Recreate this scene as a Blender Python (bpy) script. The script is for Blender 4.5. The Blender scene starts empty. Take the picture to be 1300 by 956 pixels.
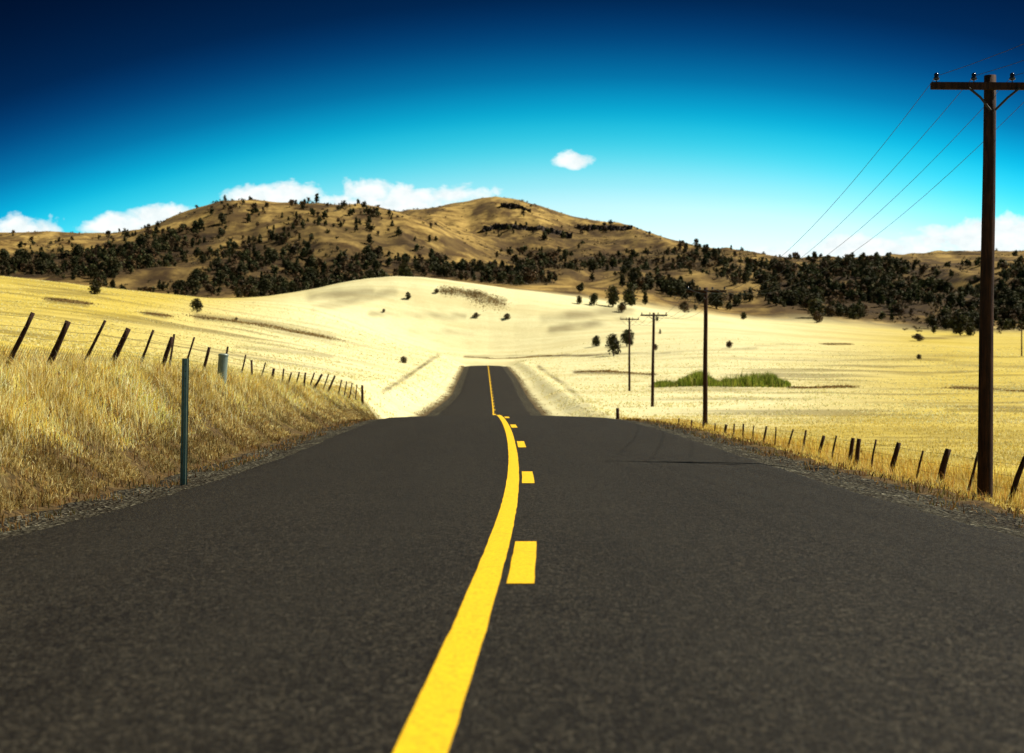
import bpy, bmesh, math, random
import numpy as np
from mathutils import Vector, Matrix
random.seed(7); rng = np.random.default_rng(7)
F = 1805.0; CX = 650.0; HY = 478.0          # focal length and horizon measured in photo pixels (1300 wide)
S = bpy.context.scene
COL = S.collection
PI = math.pi

# ------------------------------------------------------------------ helpers
def pchip(xk, yk, x):
    """monotone cubic; xk (K,), yk (K,N) or (K,), x (M,) with N==M"""
    xk = np.asarray(xk, float); yk = np.asarray(yk, float)
    if yk.ndim == 1: yk = np.repeat(yk[:, None], len(x), 1)
    h = np.diff(xk)[:, None]; d = np.diff(yk, axis=0) / h
    m = np.zeros_like(yk)
    a, b = d[:-1], d[1:]; w1 = 2*h[1:]+h[:-1]; w2 = h[1:]+2*h[:-1]
    ok = a*b > 0
    with np.errstate(divide='ignore', invalid='ignore'):
        hm = (w1+w2)/(w1/a + w2/b)
    m[1:-1] = np.where(ok, hm, 0); m[0] = d[0]; m[-1] = d[-1]
    xc = np.clip(x, xk[0], xk[-1])
    i = np.clip(np.searchsorted(xk, xc, side='right')-1, 0, len(xk)-2)
    j = np.arange(len(x)); hh = h[i, 0]; t = (xc-xk[i])/hh
    y0, y1, m0, m1 = yk[i, j], yk[i+1, j], m[i, j], m[i+1, j]
    return (2*t**3-3*t**2+1)*y0 + (t**3-2*t**2+t)*hh*m0 + (-2*t**3+3*t**2)*y1 + (t**3-t**2)*hh*m1
def sm(a, b, x):
    t = np.clip((x-a)/(b-a), 0, 1); return t*t*(3-2*t)
_perm = rng.random((256, 256))
def vnoise(x, y):
    xi = np.floor(x).astype(int); yi = np.floor(y).astype(int)
    fx = x-xi; fy = y-yi; fx = fx*fx*(3-2*fx); fy = fy*fy*(3-2*fy)
    p = lambda a, b: _perm[a & 255, b & 255]
    return (p(xi, yi)*(1-fx)+p(xi+1, yi)*fx)*(1-fy) + (p(xi, yi+1)*(1-fx)+p(xi+1, yi+1)*fx)*fy - .5
def fbm(x, y, o=4):
    s = 0; a = 1.
    for k in range(o):
        s = s + a*vnoise(x*2**k+17*k, y*2**k+31*k); a *= .5
    return s

# ------------------------------------------------------------------ road line and heights (metres, eye at z = 0)
RY = np.array([-40, 5, 10, 20, 25, 34, 46, 58, 65, 75, 90, 106, 120, 134, 170, 213, 272, 340, 400, 430, 480, 520])
RZ = np.array([-.55, -1.33, -1.43, -1.63, -1.675, -1.705, -1.67, -1.71, -1.79, -2.06, -3.05, -4.4, -4.2, -3.55, -3.2, -2.5, -.35, 1.7, 3.1, 2.2, 1.6, 1.6])
CYk = np.array([-40, 0, 10, 24, 34, 45, 60, 90, 134, 213, 272, 400, 520])
CXk = np.array([-.1, -.1, .0, .08, .02, -.15, -.5, -1.4, -2.6, -3.5, -4.6, -7.6, -11.])
def road_z(Y): return pchip(RY, RZ, np.atleast_1d(np.asarray(Y, float)))
def road_x(Y): return pchip(CYk, CXk, np.atleast_1d(np.asarray(Y, float)))
LYk = np.array([-40, 6, 9.8, 15.3, 23, 33, 42, 50, 58, 75, 100, 134, 213, 272, 400, 520])
LXk = np.array([-.3, -.29, -.17, -.09, .03, .02, -.10, -.24, -.40, -.85, -1.3, -1.75, -3.1, -4.3, -6.9, -10.3])
_lp = np.polyfit([0, 6, 9.8, 15.3, 23, 33, 42, 50, 58, 66, 75, 85], [-.50, -.29, -.18, -.07, .02, .02, -.09, -.23, -.40, -.61, -.85, -1.08], 5)
def line_x(Y):
    Y = np.atleast_1d(np.asarray(Y, float)); w = sm(70, 84, Y)
    return np.polyval(_lp, np.clip(Y, -12, 86))*(1-w) + pchip(LYk, LXk, Y)*w
def taper(Y): return 1-.17*sm(80, 125, np.asarray(Y, float))

def A(s): 
    v = [float(t) for t in s.replace(':', ' ').replace(',', ' ').split()]
    return np.array(v[0::2]), np.array(v[1::2])
ANCH = [
 (130, A("-600:349,0:427,150:446,300:466,400:479,500:495,560:515,620:522,700:524,1300:522,1900:521")),
 (200, A("-600:330,0:398,150:415,300:440,400:455,500:478,560:490,620:499,700:497,900:495,1300:497,1900:495")),
 (300, A("-600:315,0:370,150:388,300:413,400:430,500:452,560:466,620:473,700:471,800:468,900:465,1100:468,1300:468,1900:460")),
 (400, A("-600:305,0:350,60:356,150:368,300:394,400:408,500:435,560:456,620:462,700:458,800:450,900:445,1000:448,1300:450,1900:440")),
 (470, A("-600:315,0:356,150:366,300:384,400:388,500:432,560:452,620:457,700:446,800:432,900:427,1000:433,1100:438,1200:442,1300:441,1900:433")),
 (560, A("-600:330,0:362,150:369,250:379,300:381,340:380,400:366,450:355,500:347,540:350,580:357,640:366,700:376,800:394,900:404,1000:413,1100:422,1200:428,1300:427,1900:425")),
 (650, A("-600:345,0:370,150:376,300:384,400:376,500:362,560:364,620:364,700:371,800:386,900:397,1000:406,1100:413,1200:419,1300:418,1900:415")),
 (850, A("-600:320,0:335,150:335,300:337,400:340,500:344,560:350,620:354,700:356,800:352,900:362,1000:370,1100:376,1200:380,1300:378,1900:375")),
 (1150,A("-600:312,0:318,60:312,110:306,150:298,200:285,240:266,280:253,310:250,340:256,370:263,390:260,420:259,460:263,500:269,540:278,570:293,600:314,640:332,700:342,760:333,800:325,850:322,900:328,950:326,1000:334,1060:336,1100:338,1180:338,1240:333,1300:329,1900:315")),
 (1350,A("-600:318,0:322,150:312,300:276,500:288,560:296,620:316,700:324,760:312,800:309,850:312,900:321,1000:333,1300:330,1900:318")),
 (1750,A("-600:300,0:298,60:297,110:299,150:297,200:292,300:276,400:273,500:269,540:268,570:262,600:254,630:252,660:256,690:265,710:272,740:280,770:284,800:288,830:298,860:307,890:314,930:318,960:322,1000:328,1060:330,1100:331,1180:330,1240:323,1300:320,1900:310")),
 (2200,A("-600:320,0:325,300:310,630:290,900:330,1300:340,1900:330")),
 (3600,A("-600:420,630:400,1900:420")),
]
AY = [a[0] for a in ANCH]
def far_z(X, Y):
    Yc = np.clip(Y, 60, 3600); px = np.clip(CX+F*X/Yc, -900, 2300)
    zs = []
    for Yk, (xa, pa) in ANCH:
        py = np.interp(px, xa, pa)
        # soften the kinks between anchors
        k = 14 if Yk > 1000 else 34
        py = .3*py + .22*np.interp(px-k, xa, pa) + .22*np.interp(px+k, xa, pa) + .13*np.interp(px-2*k, xa, pa) + .13*np.interp(px+2*k, xa, pa)
        zs.append((HY-py)*Yk/F)
    z = pchip(AY, np.array(zs), np.clip(Y, 130, 3600))
    return z
FLY = np.array([-40, 15, 28, 36, 41, 52, 59, 75, 95, 140]); FLZ = np.array([.3, -.05, .05, .2, .1, -.2, -.33, -.7, -1.1, -1.4])
def near_z(X, Y):
    zl = pchip(FLY, FLZ, Y)
    left = zl + .13*np.maximum(-X-10, 0)*(1-.3*sm(30, 80, -X))
    right = -3.05 - .35*sm(40, 100, Y) + 0*X
    t = sm(-10, 11, X)
    return left*(1-t) + right*t
def ground_z(X, Y):
    X = np.atleast_1d(np.asarray(X, float)); Y = np.atleast_1d(np.asarray(Y, float))
    w = sm(85, 135, Y)
    base = near_z(X, Y)*(1-w) + far_z(X, Y)*w
    ah = .10 + .5*sm(120, 300, Y) + 2.2*sm(500, 900, Y)*1.0
    base = base + ah*fbm(X/(9+Y*.04), Y/(14+Y*.05), 4)
    # gullies and spurs on the hills
    g = sm(620, 900, Y)*(1-sm(1900, 2300, Y))
    gul = -np.abs(fbm(X/95.+3, Y/330.+8, 4))*26 + 6 + fbm(X/40., Y/90., 3)*7
    nr = 1-.75*np.exp(-((Y-1150)/130.)**2) - .85*np.exp(-((Y-1750)/170.)**2)
    base = base + g*gul*np.clip(nr, .1, 1)
    # road corridor
    rz = road_z(Y); d = X-road_x(Y)
    ad = np.abs(d)
    lum = .09*fbm(X/.8, Y/.9, 3)*(1-sm(60, 120, Y))
    farw = sm(95, 135, Y)
    innl = 6.9*taper(Y); outl = np.where(d < 0, 9.3, 10.0) + farw*3
    t = np.clip((ad-innl)/(outl-innl), 0, 1)
    t = np.where(d < 0, t**1.15, t*t*(3-2*t))
    bankup = farw*(.9*np.exp(-((ad-9.5)/1.6)**2))*(1-sm(395, 430, Y))
    bed = rz-.28
    z = bed*(1-t) + (base+bankup)*t
    z = z + lum*sm(6.2, 7.5, ad)
    end = sm(412, 436, Y)
    return z*(1-end) + base*end
def gz(X, Y): return float(ground_z([X], [Y])[0])
def at(px, py, Y): return Vector(((px-CX)*Y/F, Y, (HY-py)*Y/F))

# ------------------------------------------------------------------ where woody growth stands (photo-measured areas on the hills)
def wood_density(px, py):
    D = np.zeros_like(px)
    def E(cx, cy, rx, ry, a, rot=0):
        nonlocal D
        c, s = math.cos(math.radians(rot)), math.sin(math.radians(rot))
        u = ((px-cx)*c+(py-cy)*s)/rx; v = (-(px-cx)*s+(py-cy)*c)/ry
        D = np.maximum(D, a*(1-sm(.75, 1.15, np.sqrt(u*u+v*v))))
    E(60, 337, 130, 17, 1.0, -3); E(190, 322, 110, 24, .9, -14); E(280, 318, 60, 22, .35)
    E(330, 345, 70, 34, .85); E(400, 332, 110, 26, .8, 8); E(470, 340, 70, 18, .9, 5); E(400, 365, 100, 14, 1.0, -12)
    E(230, 368, 110, 14, .22); E(340, 290, 90, 22, .17); E(440, 285, 90, 22, .22, 8); E(300, 268, 45, 12, .2); E(405, 262, 40, 7, .5); E(480, 268, 60, 8, .2)
    E(560, 342, 70, 10, .9, 8); E(640, 352, 70, 10, .85, 4); E(540, 322, 40, 8, .5, 10)
    E(700, 330, 75, 14, .8, 4); E(780, 334, 70, 12, .85); E(672, 298, 52, 13, .55, -3); E(760, 292, 45, 6, .4, -6)
    E(850, 332, 80, 18, .75, -2); E(830, 362, 45, 12, .45); E(890, 372, 70, 16, .6, 10); E(800, 345, 50, 10, .5)
    E(960, 350, 80, 22, .62, 5); E(1040, 372, 110, 30, .75, 8); E(1000, 345, 90, 16, .5); E(1130, 370, 120, 40, .95, 2); E(1230, 385, 130, 38, 1., 0); E(1320, 380, 80, 38, 1.)
    E(1480, 382, 150, 36, .9); E(-120, 340, 120, 20, .9)
    E(1180, 345, 160, 12, .35); E(1000, 330, 140, 5, .35)
    return D
HOLES = [(1090, 362, 34, 8), (1060, 392, 30, 8), (955, 331, 30, 6), (950, 368, 22, 8), (1240, 362, 50, 5), (510, 352, 30, 6), (405, 322, 26, 5), (1110, 410, 12, 6), (1270, 412, 30, 6)]
def holes(px, py):
    h = np.ones_like(px)
    for cx, cy, rx, ry in HOLES:
        h = h*sm(.6, 1.1, np.sqrt(((px-cx)/rx)**2+((py-cy)/ry)**2))
    return h

# ------------------------------------------------------------------ materials
def new_mat(name):
    m = bpy.data.materials.new(name); m.use_nodes = True; nt = m.node_tree
    b = nt.nodes['Principled BSDF']; return m, nt, b
class NB:
    def __init__(s, nt): s.nt = nt
    def n(s, t, **k):
        o = s.nt.nodes.new(t)
        for a, v in k.items():
            if a.startswith('i_'): o.inputs[a[2:]].default_value = v
            else: setattr(o, a, v)
        return o
    def l(s, a, b): s.nt.links.new(a, b)
    def noise(s, vec, scale, detail=4, rough=.55, dist=0):
        o = s.n('ShaderNodeTexNoise'); o.inputs['Scale'].default_value = scale; o.inputs['Detail'].default_value = detail
        o.inputs['Roughness'].default_value = rough; o.inputs['Distortion'].default_value = dist
        if vec is not None: s.l(vec, o.inputs['Vector'])
        return o.outputs['Fac']
    def ramp(s, fac, stops):
        o = s.n('ShaderNodeValToRGB'); e = o.color_ramp.elements
        while len(e) < len(stops): e.new(.5)
        for k, (p, c) in enumerate(stops):
            e[k].position = p; e[k].color = (c if len(c) == 4 else (*c, 1)) if not isinstance(c, (int, float)) else (c, c, c, 1)
        s.l(fac, o.inputs['Fac']); return o.outputs['Color']
    def ramp_s(s, fac, stops):
        c = s.ramp(fac, stops); c.node.color_ramp.interpolation = 'B_SPLINE'; return c
    def mix(s, fac, a, b, mode='MIX'):
        o = s.n('ShaderNodeMix', data_type='RGBA', blend_type=mode)
        for v, i in ((fac, 0), (a, 6), (b, 7)):
            if hasattr(v, 'is_linked'): s.l(v, o.inputs[i])
            else: o.inputs[i].default_value = v if isinstance(v, (int, float)) else (*v, 1)
        return o.outputs[2]
    def math(s, op, a, b=None, c=None, clamp=False):
        o = s.n('ShaderNodeMath', operation=op, use_clamp=clamp)
        for k, v in enumerate((a, b, c)):
            if v is None: continue
            if hasattr(v, 'is_linked'): s.l(v, o.inputs[k])
            else: o.inputs[k].default_value = v
        return o.outputs[0]
    def mapping(s, vec, scale=(1, 1, 1), rot=(0, 0, 0), loc=(0, 0, 0)):
        o = s.n('ShaderNodeMapping'); o.inputs['Scale'].default_value = scale; o.inputs['Rotation'].default_value = rot; o.inputs['Location'].default_value = loc
        s.l(vec, o.inputs['Vector']); return o.outputs[0]
    def bump(s, h, strength, dist, normal=None):
        o = s.n('ShaderNodeBump'); o.inputs['Strength'].default_value = strength; o.inputs['Distance'].default_value = dist
        s.l(h, o.inputs['Height'])
        return o.outputs[0]

def mat_ground():
    m, nt, b = new_mat('dry_ground'); q = NB(nt)
    pos = q.n('ShaderNodeNewGeometry').outputs['Position']
    scrub = q.n('ShaderNodeAttribute', attribute_name='scrub').outputs['Fac']
    gold = q.n('ShaderNodeAttribute', attribute_name='gold').outputs['Fac']
    dirt_shade = q.n('ShaderNodeAttribute', attribute_name='dirt_shade').outputs['Fac']
    hill = q.n('ShaderNodeAttribute', attribute_name='hill').outputs['Fac']
    fine = q.noise(pos, 3.0, 6, .7); mid = q.noise(pos, .22, 6, .65); big = q.noise(pos, .018, 5, .6)
    streak = q.noise(q.mapping(pos, (.012, .09, .05)), 1.0, 6, .62, .4)
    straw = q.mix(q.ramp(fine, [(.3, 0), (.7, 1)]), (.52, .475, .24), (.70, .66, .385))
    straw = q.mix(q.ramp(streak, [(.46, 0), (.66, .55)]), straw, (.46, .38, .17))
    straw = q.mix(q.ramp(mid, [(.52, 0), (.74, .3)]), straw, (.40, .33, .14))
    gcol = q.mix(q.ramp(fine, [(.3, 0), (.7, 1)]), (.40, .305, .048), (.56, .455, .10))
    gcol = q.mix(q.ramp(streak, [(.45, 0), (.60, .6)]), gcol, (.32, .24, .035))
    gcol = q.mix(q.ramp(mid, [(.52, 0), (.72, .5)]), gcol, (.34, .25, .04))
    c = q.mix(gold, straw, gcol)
    # hills: tawny grass with brown scrub and stony ground
    hm = q.noise(pos, .05, 7, .7)
    hc = q.mix(q.ramp(hm, [(.38, 0), (.62, 1)]), (.085, .048, .013), (.38, .26, .075))
    hc = q.mix(q.ramp(q.noise(q.mapping(pos, (.03, .008, .02)), 1, 6, .7), [(.47, 0), (.58, .8)]), hc, (.050, .029, .012))
    c = q.mix(hill, c, hc)
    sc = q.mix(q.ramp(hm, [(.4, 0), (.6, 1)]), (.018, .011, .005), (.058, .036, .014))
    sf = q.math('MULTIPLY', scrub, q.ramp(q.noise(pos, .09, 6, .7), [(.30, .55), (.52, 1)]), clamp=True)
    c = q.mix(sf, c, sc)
    dn = q.noise(pos, 9, 5, .7)
    dc = q.mix(q.ramp(dn, [(.35, 0), (.65, 1)]), (.022, .014, .006), (.115, .074, .028))
    df = q.math('MULTIPLY', dirt_shade, q.ramp(q.noise(pos, 1.6, 5, .6), [(.30, .80), (.48, 1)]), clamp=True)
    c = q.mix(df, c, dc)
    nt.links.new(c, b.inputs['Base Color']); b.inputs['Roughness'].default_value = .95; b.inputs['Specular IOR Level'].default_value = .1
    hsum = q.math('ADD', fine, q.math('MULTIPLY', mid, 3.0))
    nt.links.new(q.bump(hsum, .6, .12), b.inputs['Normal'])
    return m
def mat_asphalt():
    m, nt, b = new_mat('asphalt'); q = NB(nt)
    pos = q.n('ShaderNodeNewGeometry').outputs['Position']
    v = q.n('ShaderNodeTexVoronoi'); v.inputs['Scale'].default_value = 42; q.l(pos, v.inputs['Vector'])
    v2 = q.n('ShaderNodeTexVoronoi'); v2.inputs['Scale'].default_value = 19; q.l(pos, v2.inputs['Vector'])
    agg = q.n('ShaderNodeSeparateColor'); q.l(v.outputs['Color'], agg.inputs[0])
    agg2 = q.n('ShaderNodeSeparateColor'); q.l(v2.outputs['Color'], agg2.inputs[0])
    stone = q.ramp(agg.outputs[0], [(0, (.0018, .0012, .0008)), (.45, (.0055, .0040, .0027)), (.80, (.015, .012, .0078)), (1, (.078, .066, .043))])
    big = q.math('MULTIPLY', q.ramp(agg2.outputs[1], [(.80, 0), (.86, 1)]), q.ramp(v2.outputs['Distance'], [(.28, 1), (.42, 0)]))
    c = q.mix(big, stone, (.055, .047, .031))
    n3 = q.noise(q.mapping(pos, (.9, .10, 1)), 1.0, 5, .6); n4 = q.noise(pos, .9, 6, .7)
    c = q.mix(q.ramp(n3, [(.35, .0), (.7, .5)]), c, (.005, .0038, .0027))
    c = q.mix(q.ramp(n4, [(.45, .0), (.7, .35)]), c, (.024, .021, .015))
    g1 = q.noise(q.mapping(pos, (1, .6, 1)), 44, 3, .8); g2 = q.noise(q.mapping(pos, (1, .4, 1)), 15, 4, .85)
    gs = q.math('MULTIPLY', q.ramp(g1, [(.50, 0), (.66, 1)]), q.ramp(g2, [(.42, .15), (.60, 1)]))
    c = q.mix(gs, c, (.078, .069, .048))
    c = q.mix(q.ramp(g1, [(.34, .8), (.50, 0)]), c, (.0025, .0016, .001))
    wp = q.n('ShaderNodeAttribute', attribute_name='wheel').outputs['Fac']
    c = q.mix(q.math('MULTIPLY', wp, .22), c, (.020, .0175, .0125))
    q.l(c, b.inputs['Base Color']); b.inputs['Roughness'].default_value = .82; b.inputs['Specular IOR Level'].default_value = .10
    h = q.math('ADD', q.math('ADD', q.math('MULTIPLY', agg.outputs[1], .5), q.math('MULTIPLY', v.outputs['Distance'], -.8)), q.math('MULTIPLY', g1, 1.6))
    q.l(q.bump(h, 1.0, .012), b.inputs['Normal'])
    return m
def mat_gravel():
    m, nt, b = new_mat('gravel'); q = NB(nt)
    pos = q.n('ShaderNodeNewGeometry').outputs['Position']
    v = q.n('ShaderNodeTexVoronoi'); v.inputs['Scale'].default_value = 16; q.l(pos, v.inputs['Vector'])
    sep = q.n('ShaderNodeSeparateColor'); q.l(v.outputs['Color'], sep.inputs[0])
    c = q.ramp(sep.outputs[0], [(0, (.010, .008, .005)), (.5, (.055, .050, .031)), (.85, (.125, .118, .078)), (1, (.30, .28, .20))])
    c = q.mix(q.ramp(q.noise(pos, 1.3, 6, .7), [(.35, 0), (.62, .85)]), c, (.020, .014, .008))
    q.l(c, b.inputs['Base Color']); b.inputs['Roughness'].default_value = .95; b.inputs['Specular IOR Level'].default_value = .1
    h = q.math('ADD', q.math('MULTIPLY', v.outputs['Distance'], 2.), q.noise(pos, 6, 5, .7))
    q.l(q.bump(h, 1., .05), b.inputs['Normal'])
    return m
def mat_paint():
    m, nt, b = new_mat('yellow_paint'); q = NB(nt)
    pos = q.n('ShaderNodeNewGeometry').outputs['Position']
    n = q.noise(pos, 38, 6, .8)
    c = q.mix(q.ramp(n, [(.40, .0), (.54, 1)]), (.50, .30, .002), (.84, .50, .002))
    c = q.mix(q.ramp(q.noise(pos, 7, 8, .8), [(.57, 0), (.68, .7)]), c, (.20, .13, .01))
    q.l(c, b.inputs['Base Color']); b.inputs['Roughness'].default_value = .7; b.inputs['Specular IOR Level'].default_value = .25
    q.l(q.bump(n, .6, .008), b.inputs['Normal']); return m
def mat_wood(name, dark, light, sc=30):
    m, nt, b = new_mat(name); q = NB(nt)
    pos = q.n('ShaderNodeTexCoord').outputs['Object']
    g = q.noise(q.mapping(pos, (1, 1, .06)), sc, 6, .7); g2 = q.noise(pos, 2.2, 4, .6)
    c = q.mix(q.ramp(g, [(.35, 0), (.65, 1)]), dark, light)
    c = q.mix(q.ramp(g2, [(.4, 0), (.7, .6)]), c, tuple(v*.5 for v in dark))
    q.l(c, b.inputs['Base Color']); b.inputs['Roughness'].default_value = .85; b.inputs['Specular IOR Level'].default_value = .2
    q.l(q.bump(g, .7, .02), b.inputs['Normal']); return m
def mat_simple(name, col, rough=.6, metal=0, var=.35, sc=14):
    m, nt, b = new_mat(name); q = NB(nt)
    pos = q.n('ShaderNodeTexCoord').outputs['Object']
    n = q.noise(pos, sc, 5, .65)
    c = q.mix(q.ramp(n, [(.35, 0), (.65, 1)]), tuple(v*(1-var) for v in col), col)
    q.l(c, b.inputs['Base Color']); b.inputs['Roughness'].default_value = rough; b.inputs['Metallic'].default_value = metal
    return m
def mat_leafy(name, attr='tint', transl=.3):
    m, nt, b = new_mat(name); q = NB(nt)
    col = q.n('ShaderNodeAttribute', attribute_name=attr).outputs['Color']
    q.l(col, b.inputs['Base Color']); b.inputs['Roughness'].default_value = .8; b.inputs['Specular IOR Level'].default_value = .15
    tr = q.n('ShaderNodeBsdfTranslucent'); q.l(col, tr.inputs['Color'])
    mx = q.n('ShaderNodeMixShader'); mx.inputs[0].default_value = transl
    q.l(b.outputs[0], mx.inputs[1]); q.l(tr.outputs[0], mx.inputs[2])
    out = [n for n in nt.nodes if n.type == 'OUTPUT_MATERIAL'][0]; q.l(mx.outputs[0], out.inputs['Surface'])
    return m
def mat_rock():
    m, nt, b = new_mat('dark_rimrock'); q = NB(nt)
    pos = q.n('ShaderNodeNewGeometry').outputs['Position']
    n = q.noise(q.mapping(pos, (.35, .35, .08)), 1., 7, .75)
    c = q.ramp(n, [(.35, (.014, .009, .006)), (.52, (.05, .032, .02)), (.70, (.13, .085, .05))])
    q.l(c, b.inputs['Base Color']); b.inputs['Roughness'].default_value = .95
    q.l(q.bump(n, 1, 1.5), b.inputs['Normal']); return m
M_ground = mat_ground(); M_asph = mat_asphalt(); M_grav = mat_gravel(); M_paint = mat_paint()
M_pole = mat_wood('creosoted_pole_wood', (.010, .004, .002), (.065, .024, .009), 22)
M_post = mat_wood('weathered_post_wood', (.014, .006, .004), (.085, .034, .014), 40)
M_steel = mat_simple('rusty_steel_post', (.10, .05, .025), .8, .2)
M_wire = mat_simple('fence_wire_metal', (.12, .075, .035), .7, .4)
M_cable = mat_simple('power_cable', (.03, .035, .045), .6, .1)
M_glass = mat_simple('insulator_glass', (.012, .018, .03), .15, 0)
M_iron = mat_simple('galvanised_iron', (.03, .026, .022), .7, .3)
M_green = mat_simple('green_grey_channel_steel', (.12, .155, .115), .38, .55, .3, 9)
M_tube = mat_simple('grey_green_plastic', (.17, .22, .18), .42, 0, .2, 6)
M_grass = mat_leafy('dry_grass', 'tint', .35); M_leaf = mat_leafy('juniper_foliage', 'tint', .12); M_rush = mat_leafy('rushes', 'tint', .3)
M_bark = mat_wood('juniper_bark', (.03, .02, .012), (.10, .065, .04), 8)
M_rock = mat_rock(); M_darkline = mat_simple('dark_line_colour', (.009, .008, .006), .8, 0)

# ------------------------------------------------------------------ object helpers
def mesh_np(name, V, Fa, mat, attrs=None, smooth=False, parent=None, cols=None):
    me = bpy.data.meshes.new(name)
    V = np.asarray(V, np.float32); Fa = np.asarray(Fa, np.int32)
    k = Fa.shape[1]
    me.vertices.add(len(V)); me.vertices.foreach_set('co', V.ravel())
    me.loops.add(Fa.size); me.loops.foreach_set('vertex_index', Fa.ravel())
    me.polygons.add(len(Fa)); me.polygons.foreach_set('loop_start', np.arange(0, Fa.size, k, dtype=np.int32))
    if smooth: me.polygons.foreach_set('use_smooth', np.ones(len(Fa), bool))
    me.update(calc_edges=True); me.validate()
    for n, a in (attrs or {}).items():
        at_ = me.attributes.new(n, 'FLOAT', 'POINT'); at_.data.foreach_set('value', np.asarray(a, np.float32))
    if cols is not None:
        ca = me.attributes.new('tint', 'FLOAT_COLOR', 'POINT')
        ca.data.foreach_set('color', np.c_[cols, np.ones(len(cols))].astype(np.float32).ravel())
    me.materials.append(mat)
    o = bpy.data.objects.new(name, me); COL.objects.link(o)
    if parent: o.parent = parent
    return o
def bm_obj(name, bm, mat, parent=None, smooth=False):
    me = bpy.data.meshes.new(name); bmesh.ops.recalc_face_normals(bm, faces=bm.faces); bm.to_mesh(me); bm.free(); me.materials.append(mat)
    if smooth: me.polygons.foreach_set('use_smooth', [True]*len(me.polygons))
    o = bpy.data.objects.new(name, me); COL.objects.link(o)
    if parent: o.parent = parent
    return o
def tag(o, label, cat, group=None):
    o['label'] = label; o['category'] = cat
    if group: o['group'] = group
def structure(o): o['kind'] = 'structure'
def empty(name, loc):
    o = bpy.data.objects.new(name, None); COL.objects.link(o); o.location = loc; return o
def tube(bm, pts, rad, n=8, caps=True, jit=0):
    rings = []
    pts = [Vector(p) for p in pts]
    for i, p in enumerate(pts):
        d = (pts[min(i+1, len(pts)-1)]-pts[max(i-1, 0)]).normalized()
        u = d.cross(Vector((0, 1, 0)) if abs(d.y) < .9 else Vector((1, 0, 0))).normalized(); v = d.cross(u)
        r = rad[i] if hasattr(rad, '__len__') else rad
        rings.append([bm.verts.new(p+(u*math.cos(a)+v*math.sin(a))*r*(1+random.uniform(-jit, jit))) for a in [2*PI*k/n for k in range(n)]])
    for a, b in zip(rings, rings[1:]):
        for k in range(n): bm.faces.new((a[k], a[(k+1) % n], b[(k+1) % n], b[k]))
    if caps: bm.faces.new(rings[0]); bm.faces.new(rings[-1][::-1])
def box(bm, c, s, rot=None, bev=0):
    r = bmesh.ops.create_cube(bm, size=1)['verts']
    M = Matrix.Translation(c) @ (rot.to_4x4() if rot else Matrix()) @ Matrix.Diagonal((*s, 1))
    bmesh.ops.transform(bm, matrix=M, verts=r)
    if bev:
        es = list({e for v in r for e in v.link_edges}); bmesh.ops.bevel(bm, geom=es, offset=bev, segments=2, affect='EDGES')

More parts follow.
